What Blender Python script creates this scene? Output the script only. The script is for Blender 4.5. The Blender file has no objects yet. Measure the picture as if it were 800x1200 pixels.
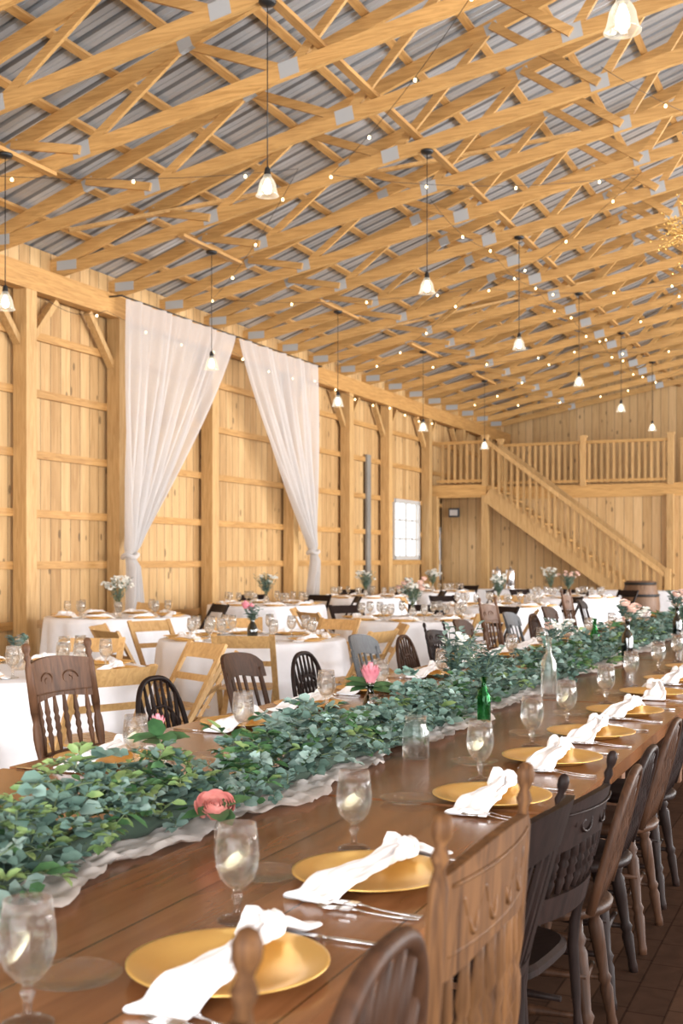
import bpy, math, random
from mathutils import Vector, Matrix, noise as MN
random.seed(7)
sc=bpy.context.scene; col=sc.collection
R=random.random
def U(a,b): return a+(b-a)*R()
pi=math.pi
# ------------------------------------------------------------ mesh builder
class B:
    def __init__(s): s.v=[];s.f=[];s.sm=[];s.mi=[];s.m=0
    def add(s,vs,fs,smooth=False):
        o=len(s.v); s.v+=[tuple(v) for v in vs]
        for f in fs:
            s.f.append(tuple(i+o for i in f)); s.sm.append(smooth); s.mi.append(s.m)
        return s
    def box(s,c,d,rz=0,M=None):
        x,y,z=d[0]/2,d[1]/2,d[2]/2
        vs=[Vector((a*x,b*y,e*z)) for e in(-1,1) for b in(-1,1) for a in(-1,1)]
        m=M if M else Matrix.Rotation(rz,3,'Z')
        vs=[m@v+Vector(c) for v in vs]
        return s.add(vs,[(0,2,3,1),(4,5,7,6),(0,1,5,4),(2,6,7,3),(0,4,6,2),(1,3,7,5)])
    def beam(s,p,q,w,h,up=(0,0,1)):
        p=Vector(p);q=Vector(q);d=(q-p); L=d.length; d.normalize()
        side=d.cross(Vector(up)); 
        if side.length<1e-4: side=Vector((1,0,0))
        side.normalize(); u=side.cross(d)
        M=Matrix((side,d,u)).transposed()
        return s.box((p+q)/2,(w,L,h),M=M)
    def tube(s,pts,r,n=8,closed=False,fl=1.0,up=None):
        pts=[Vector(p) for p in pts]; k=len(pts)
        if not hasattr(r,'__len__'): r=[r]*k
        d0=(pts[1]-pts[0]).normalized()
        a=Vector(up) if up else (Vector((0,0,1)) if abs(d0.z)<.9 else Vector((1,0,0)))
        vs=[];fs=[]
        for i,p in enumerate(pts):
            if closed: d=(pts[(i+1)%k]-pts[i-1])
            else: d=pts[min(i+1,k-1)]-pts[max(i-1,0)]
            if d.length<1e-9: d=d0
            d=d.normalized()
            a=(a-d*a.dot(d)); a=a.normalized() if a.length>1e-5 else d.orthogonal().normalized()
            b=d.cross(a)
            for j in range(n):
                t=2*pi*j/n
                vs.append(p+a*(math.cos(t)*r[i]*fl)+b*(math.sin(t)*r[i]))
        for i in range(k if closed else k-1):
            for j in range(n):
                A=i*n+j;Bq=i*n+(j+1)%n;i2=(i+1)%k
                fs.append((A,Bq,i2*n+(j+1)%n,i2*n+j))
        s.add(vs,fs,True)
        if not closed:
            o=len(s.v)-len(vs)
            for f in (tuple(range(n-1,-1,-1)),tuple(range((k-1)*n,k*n))):
                s.f.append(tuple(i+o for i in f)); s.sm.append(False); s.mi.append(s.m)
        return s
    def turned(s,p,q,prof,n=10):
        p=Vector(p);q=Vector(q)
        return s.tube([p+(q-p)*t for t,_ in prof],[r for _,r in prof],n)
    def lathe(s,prof,n=24,at=(0,0,0),M=None,rip=None):
        vs=[];fs=[];rows=[]
        for k,(r,z) in enumerate(prof):
            if r<1e-6:
                rows.append([len(vs)]); vs.append(Vector((0,0,z)))
            else:
                row=[]
                for j in range(n):
                    t=2*pi*j/n; rr=r*(1+(rip(k,t) if rip else 0))
                    row.append(len(vs)); vs.append(Vector((rr*math.cos(t),rr*math.sin(t),z)))
                rows.append(row)
        for a,b in zip(rows,rows[1:]):
            for j in range(n):
                j2=(j+1)%n
                if len(a)==1 and len(b)==1: continue
                if len(a)==1: fs.append((a[0],b[j2],b[j]))
                elif len(b)==1: fs.append((a[j],a[j2],b[0]))
                else: fs.append((a[j],a[j2],b[j2],b[j]))
        m=M if M else Matrix.Identity(3)
        vs=[m@v+Vector(at) for v in vs]
        return s.add(vs,fs,True)
    def panel(s,x0,x1,zb,zt,yf,t,n=10,k=3):
        vs=[];fs=[]
        for side in(0,1):
            for i in range(n+1):
                x=x0+(x1-x0)*i/n
                for j in range(k+1):
                    z=zb(x)+(zt(x)-zb(x))*j/k
                    vs.append((x,yf(x,z)+(t/2 if side else -t/2),z))
        W=(k+1);T=(n+1)*W
        for i in range(n):
            for j in range(k):
                a=i*W+j;b=(i+1)*W+j
                fs.append((a,b,b+1,a+1)); fs.append((T+a,T+a+1,T+b+1,T+b))
            a=i*W;b=(i+1)*W
            fs.append((a,T+a,T+b,b)); fs.append((a+k,b+k,T+b+k,T+a+k))
        for j in range(k):
            fs.append((j,j+1,T+j+1,T+j)); a=n*W+j; fs.append((a,T+a,T+a+1,a+1))
        return s.add(vs,fs)
    def leaf(s,p,d,up,L,W,fold=.25,curl=.0):
        d=Vector(d).normalized(); up=Vector(up)
        sd=d.cross(up)
        if sd.length<1e-3: sd=d.orthogonal()
        sd.normalize(); n=sd.cross(d); p=Vector(p)
        c1=p+d*L*.33; c2=p+d*L*.74-n*curl*L*.5; tip=p+d*L-n*curl*L
        f=n*W*fold
        vs=[p,c1-sd*W*.5+f,c1,c1+sd*W*.5+f,c2-sd*W*.42+f-n*curl*L*.1,c2,c2+sd*W*.42+f-n*curl*L*.1,tip]
        return s.add(vs,[(0,2,1),(0,3,2),(1,2,5,4),(2,3,6,5),(4,5,7),(5,6,7)],True)
    def mesh(s,name,mats,fixn=False):
        me=bpy.data.meshes.new(name); me.from_pydata(s.v,[],s.f); me.update()
        for m in mats: me.materials.append(m)
        me.polygons.foreach_set('use_smooth',s.sm)
        me.polygons.foreach_set('material_index',s.mi)
        me.update(); return me
# ------------------------------------------------------------ materials
def newmat(name,c=(.5,.5,.5),rough=.5,metal=0.,**k):
    m=bpy.data.materials.new(name); m.use_nodes=True; nt=m.node_tree; b=nt.nodes['Principled BSDF']
    b.inputs['Base Color'].default_value=(*c,1); b.inputs['Roughness'].default_value=rough; b.inputs['Metallic'].default_value=metal
    for a,v in k.items(): b.inputs[a].default_value=v
    m.diffuse_color=(*c,1)
    return m,nt,b
def N(nt,t,**k):
    n=nt.nodes.new(t)
    for a,v in k.items(): setattr(n,a,v)
    return n
def MA(nt,op,a,b=None,c=None):
    n=N(nt,'ShaderNodeMath',operation=op)
    for i,x in enumerate((a,b,c)):
        if x is None: continue
        if isinstance(x,(int,float)): n.inputs[i].default_value=x
        else: nt.links.new(x,n.inputs[i])
    return n.outputs[0]
def ramp(nt,fac,stops):
    r=N(nt,'ShaderNodeValToRGB'); e=r.color_ramp.elements
    while len(e)<len(stops): e.new(.5)
    for el,(p,c) in zip(e,stops): el.position=p; el.color=(*c,1)
    nt.links.new(fac,r.inputs[0]); return r.outputs[0]
def noise(nt,vec,scale,detail=3,dist=0.):
    n=N(nt,'ShaderNodeTexNoise'); n.inputs['Scale'].default_value=scale; n.inputs['Detail'].default_value=detail; n.inputs['Distortion'].default_value=dist
    nt.links.new(vec,n.inputs['Vector']); return n.outputs['Fac']
def mapping(nt,vec,sc_):
    m=N(nt,'ShaderNodeMapping'); m.inputs['Scale'].default_value=sc_; nt.links.new(vec,m.inputs['Vector']); return m.outputs[0]
def mul(nt,colr,fac):
    m=N(nt,'ShaderNodeVectorMath',operation='SCALE'); nt.links.new(colr,m.inputs[0])
    if isinstance(fac,float): m.inputs['Scale'].default_value=fac
    else: nt.links.new(fac,m.inputs['Scale'])
    return m.outputs[0]
def bump(nt,b,h,st=.2,d=.01):
    bm=N(nt,'ShaderNodeBump'); bm.inputs['Strength'].default_value=st; bm.inputs['Distance'].default_value=d
    nt.links.new(h,bm.inputs['Height']); nt.links.new(bm.outputs[0],b.inputs['Normal'])
def wood(name,c1,c2,sc_=(12,12,1),rough=.55,var=.25,spec=.4):
    m,nt,b=newmat(name,c1,rough); b.inputs['Specular IOR Level'].default_value=spec
    tc=N(nt,'ShaderNodeTexCoord'); oi=N(nt,'ShaderNodeObjectInfo')
    off=N(nt,'ShaderNodeVectorMath',operation='ADD'); nt.links.new(tc.outputs['Object'],off.inputs[0])
    cx=N(nt,'ShaderNodeCombineXYZ'); o=MA(nt,'MULTIPLY',oi.outputs['Random'],17.); 
    for i in range(3): nt.links.new(o,cx.inputs[i])
    nt.links.new(cx.outputs[0],off.inputs[1])
    v=mapping(nt,off.outputs[0],sc_)
    g=noise(nt,v,2.2,5,1.2); big=noise(nt,off.outputs[0],1.3,2)
    c=ramp(nt,g,[(.3,c2),(.62,c1)])
    k=MA(nt,'ADD',MA(nt,'MULTIPLY',oi.outputs['Random'],var),MA(nt,'MULTIPLY',big,.35))
    k=MA(nt,'ADD',k,1-.17-var/2)
    nt.links.new(mul(nt,c,k),b.inputs['Base Color']); bump(nt,b,g,.12,.004)
    return m
def planks(name,across,along,width,cols,rough=.6,seam=.03,dark=.35,gr=(9,.7),length=0,spec=.4,knots=True,rv=.40):
    m,nt,b=newmat(name,cols[0],rough); b.inputs['Specular IOR Level'].default_value=spec
    tc=N(nt,'ShaderNodeTexCoord'); sp=N(nt,'ShaderNodeSeparateXYZ'); nt.links.new(tc.outputs['Object'],sp.inputs[0])
    ax={'X':0,'Y':1,'Z':2}
    a=MA(nt,'DIVIDE',MA(nt,'ADD',sp.outputs[ax[across]],50.),width); l=sp.outputs[ax[along]]
    idx=MA(nt,'FLOOR',a); fr=MA(nt,'FRACT',a)
    wn=N(nt,'ShaderNodeTexWhiteNoise',noise_dimensions='1D'); nt.links.new(idx,wn.inputs['W']); rnd=wn.outputs['Value']
    cx=N(nt,'ShaderNodeCombineXYZ')
    nt.links.new(MA(nt,'MULTIPLY',a,width*gr[0]),cx.inputs[0]); nt.links.new(MA(nt,'ADD',MA(nt,'MULTIPLY',l,gr[1]),MA(nt,'MULTIPLY',rnd,60.)),cx.inputs[1])
    nt.links.new(MA(nt,'MULTIPLY',rnd,9.),cx.inputs[2])
    g=noise(nt,cx.outputs[0],2.,5,1.)
    t=MA(nt,'ADD',MA(nt,'MULTIPLY',g,.75),MA(nt,'MULTIPLY',rnd,rv))
    t=MA(nt,'SUBTRACT',t,.06)
    c=ramp(nt,t,[(.2,cols[2]),(.5,cols[1]),(.8,cols[0])])
    e=MA(nt,'MINIMUM',fr,MA(nt,'SUBTRACT',1.,fr)); edge=MA(nt,'LESS_THAN',e,seam)
    k=MA(nt,'SUBTRACT',1.,MA(nt,'MULTIPLY',edge,1-dark))
    if length:
        lf=MA(nt,'FRACT',MA(nt,'ADD',MA(nt,'DIVIDE',l,length),rnd)); k=MA(nt,'MULTIPLY',k,MA(nt,'SUBTRACT',1.,MA(nt,'MULTIPLY',MA(nt,'LESS_THAN',lf,.01/length),.3)))
    if knots:
        vo=N(nt,'ShaderNodeTexVoronoi'); vo.inputs['Scale'].default_value=1.
        c3=N(nt,'ShaderNodeCombineXYZ'); nt.links.new(MA(nt,'MULTIPLY',a,width*5),c3.inputs[0]); nt.links.new(MA(nt,'ADD',MA(nt,'MULTIPLY',l,2.2),MA(nt,'MULTIPLY',rnd,30.)),c3.inputs[1])
        nt.links.new(c3.outputs[0],vo.inputs['Vector'])
        kn=MA(nt,'LESS_THAN',vo.outputs['Distance'],.13); k=MA(nt,'MULTIPLY',k,MA(nt,'SUBTRACT',1.,MA(nt,'MULTIPLY',kn,.55)))
    nt.links.new(mul(nt,c,k),b.inputs['Base Color'])
    bump(nt,b,MA(nt,'SUBTRACT',MA(nt,'MULTIPLY',g,.15),edge),.35,.006)
    return m
def thin_glass(name,tint=(.97,.985,.98),edge=.42,base=.03,glow=None):
    m=bpy.data.materials.new(name); m.use_nodes=True; nt=m.node_tree; nt.nodes.clear()
    o=N(nt,'ShaderNodeOutputMaterial'); mx=N(nt,'ShaderNodeMixShader'); t=N(nt,'ShaderNodeBsdfTransparent'); g=N(nt,'ShaderNodeBsdfGlossy')
    t.inputs[0].default_value=(*tint,1); g.inputs['Roughness'].default_value=.03; g.inputs[0].default_value=(.95,.97,.97,1)
    lw=N(nt,'ShaderNodeLayerWeight'); lw.inputs[0].default_value=.35
    f=MA(nt,'ADD',MA(nt,'MULTIPLY',MA(nt,'POWER',lw.outputs['Facing'],1.6),edge),base)
    nt.links.new(f,mx.inputs[0]); nt.links.new(t.outputs[0],mx.inputs[1]); nt.links.new(g.outputs[0],mx.inputs[2])
    if glow:
        em=N(nt,'ShaderNodeEmission'); em.inputs[0].default_value=(*glow,1); em.inputs[1].default_value=1.4
        m2=N(nt,'ShaderNodeMixShader'); nt.links.new(MA(nt,'ADD',MA(nt,'MULTIPLY',lw.outputs['Facing'],.45),.16),m2.inputs[0])
        nt.links.new(mx.outputs[0],m2.inputs[1]); nt.links.new(em.outputs[0],m2.inputs[2]); nt.links.new(m2.outputs[0],o.inputs[0]); m.cycles.emission_sampling='NONE'
    else: nt.links.new(mx.outputs[0],o.inputs[0])
    m.diffuse_color=(*tint,.5)
    return m
def real_glass(name,tint=(.995,1.,.998),ior=1.45,mixf=.62,rimw=0.):
    m=bpy.data.materials.new(name); m.use_nodes=True; nt=m.node_tree; nt.nodes.clear()
    o=N(nt,'ShaderNodeOutputMaterial'); g=N(nt,'ShaderNodeBsdfGlass'); g.inputs['Color'].default_value=(*tint,1); g.inputs['Roughness'].default_value=0.; g.inputs['IOR'].default_value=ior
    t=N(nt,'ShaderNodeBsdfTransparent'); t.inputs[0].default_value=(*tint,1); mx=N(nt,'ShaderNodeMixShader')
    lw=N(nt,'ShaderNodeLayerWeight'); lw.inputs[0].default_value=.3
    f=MA(nt,'SUBTRACT',mixf,MA(nt,'MULTIPLY',MA(nt,'POWER',lw.outputs['Facing'],2.5),.45))
    nt.links.new(f,mx.inputs[0])
    nt.links.new(g.outputs[0],mx.inputs[1]); nt.links.new(t.outputs[0],mx.inputs[2])
    if rimw:
        d=N(nt,'ShaderNodeBsdfTranslucent'); d.inputs[0].default_value=(.95,.97,.97,1); d2=N(nt,'ShaderNodeBsdfDiffuse'); d2.inputs[0].default_value=(.95,.97,.97,1)
        md=N(nt,'ShaderNodeMixShader'); md.inputs[0].default_value=.5; nt.links.new(d.outputs[0],md.inputs[1]); nt.links.new(d2.outputs[0],md.inputs[2])
        m2=N(nt,'ShaderNodeMixShader'); nt.links.new(MA(nt,'ADD',MA(nt,'MULTIPLY',MA(nt,'POWER',lw.outputs['Facing'],5.),rimw),.008),m2.inputs[0])  # white film mixed in at grazing angles, a painted bright rim highlight
        nt.links.new(mx.outputs[0],m2.inputs[1]); nt.links.new(md.outputs[0],m2.inputs[2]); nt.links.new(m2.outputs[0],o.inputs[0])
    else: nt.links.new(mx.outputs[0],o.inputs[0])
    m.diffuse_color=(*tint,.5)
    return m
def emis(name,c,s):
    m,nt,b=newmat(name,c,.4); b.inputs['Emission Color'].default_value=(*c,1); b.inputs['Emission Strength'].default_value=s
    m.cycles.emission_sampling='NONE'; return m
def cloth(name,c,rough=.9,nsc=40,transl=0,tr_=.12):
    m,nt,b=newmat(name,c,rough); b.inputs['Specular IOR Level'].default_value=.15
    tc=N(nt,'ShaderNodeTexCoord'); g=noise(nt,tc.outputs['Object'],nsc,3)
    nt.links.new(ramp(nt,g,[(.3,tuple(x*.95 for x in c)),(.7,c)]),b.inputs['Base Color']); bump(nt,b,g,.1,.003)
    if transl:
        o=nt.nodes['Material Output']; mx=N(nt,'ShaderNodeMixShader'); t=N(nt,'ShaderNodeBsdfTranslucent'); t.inputs[0].default_value=(*c,1)
        mx.inputs[0].default_value=transl; nt.links.new(b.outputs[0],mx.inputs[1]); nt.links.new(t.outputs[0],mx.inputs[2])
        m2=N(nt,'ShaderNodeMixShader'); tr=N(nt,'ShaderNodeBsdfTransparent'); m2.inputs[0].default_value=tr_
        nt.links.new(mx.outputs[0],m2.inputs[1]); nt.links.new(tr.outputs[0],m2.inputs[2]); nt.links.new(m2.outputs[0],o.inputs[0])
    return m
def leafmat(name,c1,c2,rough=.55,nsc=22):
    m,nt,b=newmat(name,c1,rough); b.inputs['Specular IOR Level'].default_value=.35
    tc=N(nt,'ShaderNodeTexCoord'); g=noise(nt,tc.outputs['Object'],nsc,2)
    nt.links.new(ramp(nt,g,[(.35,c2),(.65,c1)]),b.inputs['Base Color']); return m
M_tx=wood('pine_truss',(.60,.35,.125),(.42,.225,.07),(1,14,14))
M_ty=wood('pine_purlin',(.50,.28,.095),(.35,.175,.053),(14,1,14))
M_tz=wood('pine_post',(.54,.34,.145),(.40,.23,.085),(14,14,1))
M_wall=planks('pine_board_wall','Y','Z',.21,[(.62,.41,.195),(.51,.315,.135),(.36,.20,.075)],seam=.03,dark=.35,rv=.38)
M_wallx=planks('pine_board_gable','X','Z',.21,[(.66,.445,.225),(.56,.36,.165),(.42,.25,.10)],seam=.03,dark=.4,rv=.38)
M_floor=planks('brown_brick_floor','X','Y',.12,[(.080,.044,.028),(.060,.033,.022),(.042,.024,.016)],rough=1.,gr=(6,4),length=.24,knots=False,dark=.6,spec=.0)
M_table=planks('stained_table_planks','X','Y',.225,[(.30,.130,.056),(.21,.086,.035),(.115,.046,.020)],rough=.2,seam=.012,gr=(9,.8),spec=.6,knots=False)
M_tleg=wood('stained_table_leg',(.20,.09,.04),(.12,.05,.022),(12,12,1),.4)
M_oak=wood('oak_chair',(.13,.062,.032),(.065,.030,.016),(18,18,2),.5,spec=.2)
M_oakL=wood('worn_oak_chair',(.130,.060,.023),(.045,.020,.009),(26,26,2.5),.55,spec=.12)
M_brown=wood('brown_chair',(.060,.027,.014),(.030,.014,.008),(18,18,2),.5,spec=.15)
M_dark=wood('dark_chair',(.020,.011,.009),(.010,.006,.005),(18,18,2),.5,spec=.12)
M_slate=wood('slate_chair',(.09,.095,.10),(.06,.062,.068),(18,18,2),.5,spec=.3)
M_grey=wood('grey_strip',(.27,.25,.22),(.18,.17,.155),(14,14,1),.7,spec=.2)
M_nat=wood('natural_folding',(.60,.37,.155),(.45,.255,.095),(14,14,2),.5)
M_gold=newmat('gold_charger',(.84,.53,.16),.28,.6)[0]
M_silver=newmat('silver',(.75,.75,.76),.18,1.)[0]
M_galv=newmat('plate_galvanised',(.46,.48,.49),.55,.3)[0]
M_black=newmat('black_metal',(.02,.02,.02),.45,.3)[0]
M_nap=cloth('napkin_linen',(.92,.90,.90))
M_tc=cloth('tablecloth_white',(.90,.90,.93),nsc=12)
M_sheer=cloth('sheer_curtain',(.83,.81,.80),nsc=25,transl=.45,tr_=.30)
M_gauze=cloth('gauze_runner',(.86,.79,.75),nsc=60,transl=.2)
M_glass=real_glass('clear_glass',mixf=.66,rimw=.45); M_plateg=real_glass('thin_clear_glass',mixf=.8,rimw=.04)
M_shade=thin_glass('lit_glass_shade',(.98,.97,.95),.4,.05,(1.,.86,.66))
M_green=real_glass('green_glass',(.42,.72,.50),mixf=.5); M_amber=thin_glass('dark_bottle_glass',(.14,.13,.06),.5,.08)
M_water=real_glass('water',(1,1,1),1.15,.75); M_ice=real_glass('ice',(1,1,1),1.31,.5,.6)
M_lemon=newmat('lemon',(.92,.86,.60),.5)[0]
M_bulb=emis('warm_bulb',(1.,.76,.40),8.); M_bulb2=emis('warm_pendant_bulb',(1.,.80,.48),26.)
M_lf=[leafmat('eucalyptus_leaf',(.145,.235,.195),(.085,.155,.125),nsc=14),leafmat('silver_leaf',(.26,.35,.31),(.16,.25,.215),nsc=14),leafmat('green_leaf',(.07,.165,.06),(.035,.095,.035)),leafmat('lime_leaf',(.22,.30,.11),(.11,.19,.065))]
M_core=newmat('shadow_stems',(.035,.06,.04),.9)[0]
M_stem=newmat('stem',(.12,.17,.08),.6)[0]
M_pink=leafmat('protea_pink',(.72,.28,.32),(.58,.16,.21)); M_coral=leafmat('rose_coral',(.76,.33,.28),(.60,.19,.17)); M_blush=leafmat('rose_blush',(.82,.60,.50),(.72,.45,.36)); M_white=leafmat('white_petal',(.88,.86,.80),(.78,.77,.70))
M_ceram=newmat('white_ceramic',(.8,.8,.79),.3)[0]
M_frame=newmat('white_frame',(.50,.48,.45),.5)[0]
M_rust=wood('barrel_oak',(.22,.12,.065),(.12,.065,.035),(14,14,1))
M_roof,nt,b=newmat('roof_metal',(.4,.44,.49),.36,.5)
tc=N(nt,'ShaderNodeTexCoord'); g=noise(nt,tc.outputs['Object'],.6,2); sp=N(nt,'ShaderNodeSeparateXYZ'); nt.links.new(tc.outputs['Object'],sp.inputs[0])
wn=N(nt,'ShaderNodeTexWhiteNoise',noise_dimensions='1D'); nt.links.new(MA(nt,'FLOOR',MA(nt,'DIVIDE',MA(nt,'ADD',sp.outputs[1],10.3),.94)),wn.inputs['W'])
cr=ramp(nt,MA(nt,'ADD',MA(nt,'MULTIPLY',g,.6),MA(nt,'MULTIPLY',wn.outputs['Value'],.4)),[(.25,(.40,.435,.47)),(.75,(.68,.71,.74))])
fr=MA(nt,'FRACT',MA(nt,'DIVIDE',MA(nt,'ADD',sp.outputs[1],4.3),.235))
nt.links.new(mul(nt,cr,MA(nt,'SUBTRACT',1.,MA(nt,'MULTIPLY',MA(nt,'LESS_THAN',fr,.3),.45))),b.inputs['Base Color'])  # rib channels darkened in the colour, painted shade so the ribs read
# ------------------------------------------------------------ objects
def ob(name,me,parent=None,loc=(0,0,0),rz=0.,kind=None,label=None,cat=None,group=None,scale=1.):
    o=bpy.data.objects.new(name,me); o.location=loc; o.rotation_euler=(0,0,rz); o.scale=(scale,)*3
    if parent: o.parent=parent
    col.objects.link(o)
    if kind: o['kind']=kind
    if label: o['label']=label
    if cat: o['category']=cat
    if group: o['group']=group
    return o
class Proto:
    def __init__(s,parts):
        s.parts=[(p[0],p[1].mesh(p[0],p[2] if isinstance(p[2],list) else [p[2]]),p[3] if len(p)>3 else None) for p in parts]
        bb=B(); ms=[]
        for p in parts:
            ml=p[2] if isinstance(p[2],list) else [p[2]]
            for m in ml:
                if m not in ms: ms.append(m)
            o=len(bb.v); bb.v+=p[1].v
            for f,sm,mi in zip(p[1].f,p[1].sm,p[1].mi):
                bb.f.append(tuple(i+o for i in f)); bb.sm.append(sm); bb.mi.append(ms.index(ml[mi]))
        s.b=bb; s.ms=ms; s.merged=None
    def put(s,name,label,cat,loc,rz=0.,group=None,merged=False,scale=1.,kind=None):
        if merged or len(s.parts)==1:
            if not s.merged: s.merged=s.b.mesh(name,s.ms)
            return ob(name,s.merged,None,loc,rz,kind,label,cat,group,scale)
        e=ob(name,None,None,loc,rz,kind,label,cat,group,scale); e.empty_display_size=.1
        for n,me,kd in s.parts: ob(n,me,e,kind=kd)
        return e
# ============================================================ ROOM
XL,XR,XM=-9.5,8.8,-.35; Y0,Y1=-4.,33.5
def struct(name,b,mats,label,cat): return ob(name,b.mesh(name,mats if isinstance(mats,list) else [mats]),kind='structure',label=label,cat=cat)
b=B(); b.box(((XL+XR)/2,(Y0+Y1)/2,-.1),(XR-XL+2.4,Y1-Y0+2.4,.2)); struct('floor',b,M_floor,'dark brown patterned floor of the barn','floor')
wins=[(24.75,26.35,1.45,2.72),(27.35,27.85,.95,2.15)]
b=B(); ys=[Y0]+[v for w in wins for v in w[:2]]+[Y1]; T=.05
for i in range(0,len(ys),2): b.box((XL-.08,(ys[i]+ys[i+1])/2,2.67),(T,ys[i+1]-ys[i],5.34))
for a,c,z0,z1 in wins:
    b.box((XL-.08,(a+c)/2,z0/2),(T,c-a,z0)); b.box((XL-.08,(a+c)/2,(z1+5.34)/2),(T,c-a,5.34-z1))
struct('wall_left',b,M_wall,'light pine board barn wall','wall')
for i,(a,c,z0,z1) in enumerate(wins):
    b=B(); x=XL-.03
    for y in(a,c): b.box((x,y,(z0+z1)/2),(.08,.09,z1-z0+.09))
    for z in(z0,z1): b.box((x,(a+c)/2,z),(.08,c-a,.09))
    if i==0:
        b.box((x,(a+c)/2,(z0+z1)/2),(.03,.09,z1-z0))
        for k in(1,3): b.box((x,a+(c-a)*k/4,(z0+z1)/2),(.015,.045,z1-z0))
        for k in(1,2): b.box((x,(a+c)/2,z0+(z1-z0)*k/3),(.015,c-a,.045))
    else: b.box((x,(a+c)/2,(z0+z1)/2),(.03,c-a,.04))
    struct('window_%d'%(i+1),b,M_frame,'framed barn window with small panes and daylight','window')
b=B()
for a,c in((Y0,-1.),(7.,9.5),(17.5,20.),(28,Y1)): b.box((XR+.08,(a+c)/2,2.67),(T,c-a,5.34))
for a,c in((-1,7),(9.5,17.5),(20,28)): b.box((XR+.08,(a+c)/2,4.8),(T,c-a,1.08))  # out-of-view side wall, openings added to let light in
struct('wall_right',b,M_wall,'pine board wall with wide openings added for light','wall')
b=B(); zr=5.34+.35*(XM-XL)
for yy in(Y1,Y1+.05): b.add([(XL-.1,yy,0),(XR+.1,yy,0),(XR+.1,yy,5.34),(XM,yy,zr),(XL-.1,yy,5.34)],[tuple(range(5))])
struct('wall_far',b,M_wallx,'pine board gable end wall above the loft','wall')
b=B()
for a,c in((XL-.1,-6),(6,XR+.1)): b.box(((a+c)/2,Y0,2.67),(c-a,T,5.34))
b.box((0,Y0,4.85),(12,T,.98))  # header over the out-of-view opening added to let light in
b.add([(XL-.1,Y0,5.34),(XR+.1,Y0,5.34),(XM,Y0,zr)],[(0,1,2)])
struct('wall_back',b,M_wallx,'pine board gable wall with a wide opening added for light','wall')
b=B()
for sgn,xe in((1,XL-.5),(-1,XR+.5)):
    vs=[];fs=[]; y=Y0-.3;prof=[]
    while y<Y1+.3:
        for dy,dz in((0,0),(.018,.035),(.052,.035),(.070,0),(.145,0),(.15,.01),(.16,.01),(.165,0)): prof.append((y+dy,dz))
        y+=.235
    for xx in(xe,XM):
        u=(xx-XL) if sgn>0 else (XR-xx)
        z=5.375+.35*u
        for yy,dz in prof: vs.append((xx,yy,z+dz))
    n=len(prof)
    for i in range(n-1): fs.append((i,i+1,n+i+1,n+i))
    b.add(vs,fs)
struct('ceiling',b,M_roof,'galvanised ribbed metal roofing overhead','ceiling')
for sgn in(1,-1):
    u=-.2
    while u<9.1:
        x=(XL+u) if sgn>0 else (XR-u); z=5.30+.35*u
        b=B(); b.beam((x,Y0,z),(x,Y1,z),.085,.04,up=(-.33*sgn,0,1))
        ob('roof_purlin',b.mesh('roof_purlin',[M_ty]),label='long pine roof purlin under the metal roofing',cat='beam',group='roof purlins',kind='structure')
        u+=.72
def bz(u): return 5.09+.19*u
def tz(u): return 5.19+.35*u
parts=[]
half=XM-XL
for sgn in(1,-1):
    fx=(lambda u:XL+u) if sgn>0 else (lambda u:XR-u)
    b=B(); b.beam((fx(-.45),0,tz(-.45)),(fx(half),0,tz(half)),.055,.15,up=(0,0,1)); parts.append(('top_chord',b,M_tx))
    b=B(); b.beam((fx(0),0,bz(0)),(fx(half),0,bz(half)),.06,.14); parts.append(('bottom_chord',b,M_tx))
    bn=[2.3,4.62,6.97,9.15]; tn=[1.45,3.5,5.8,8.0]
    for i in range(4):
        b=B(); b.beam((fx(tn[i]),.05*(i%2*2-1),tz(tn[i])),(fx(bn[i]),.05*(i%2*2-1),bz(bn[i])),.04,.09); parts.append(('web',b,M_tx))
        if i<3:
            b=B(); b.beam((fx(bn[i]),0,bz(bn[i])),(fx(tn[i+1]),0,tz(tn[i+1])),.04,.09); parts.append(('web',b,M_tx))
    for u in bn[:3]:
        b=B(); b.box((fx(u),0,bz(u)+.01),(.20,.067,.15),M=Matrix.Rotation(-math.atan(.19)*sgn,3,'Y')); parts.append(('connector_plate',b,M_galv))
    for u in tn:
        b=B(); b.box((fx(u),0,tz(u)-.02),(.15,.060,.12),M=Matrix.Rotation(-math.atan(.35)*sgn,3,'Y')); parts.append(('connector_plate',b,M_galv))
    b=B(); b.box((fx(.2),0,5.17),(.3,.067,.12)); parts.append(('connector_plate',b,M_galv))
b=B(); b.beam((XM,0,bz(half)),(XM,0,tz(half)),.04,.09,up=(0,1,0)); parts.append(('web',b,M_tx))
b=B(); b.box((XM,0,tz(half)-.06),(.3,.067,.22)); parts.append(('connector_plate',b,M_galv))
pt=Proto(parts)
y=8.70-1.3*7
while y<Y1-.2:
    pt.put('roof_truss','exposed pine scissor roof truss with metal connector plates','roof truss',(0,y,0),group='roof trusses'); y+=1.3
def board(name,p,q,w,h,mat,label,up=(0,0,1),cat='beam',group=None):
    b=B(); b.beam(p,q,w,h,up); return ob(name,b.mesh(name,[mat]),label=label,cat=cat,group=group,kind='structure')
for u in(4.95,):
    board('brace_board',(XL+u,Y0,bz(u)+.10),(XL+u,Y1,bz(u)+.10),.09,.04,M_ty,'long pine brace board along the trusses',group='brace boards')
for yy in(4,11.8,19.6):
    board('diagonal_brace',(XL+.8,yy,tz(.8)-.12),(XL+7.5,yy+5.5,tz(7.5)-.12),.09,.04,M_tx,'diagonal pine wind brace under the rafters',group='diagonal braces')
b=B(); b.box((XL+.13,(Y0+Y1)/2,4.86),(.16,Y1-Y0,.30)); b.box((XL+.02,(Y0+Y1)/2,4.98),(.06,Y1-Y0,.1))
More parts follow.
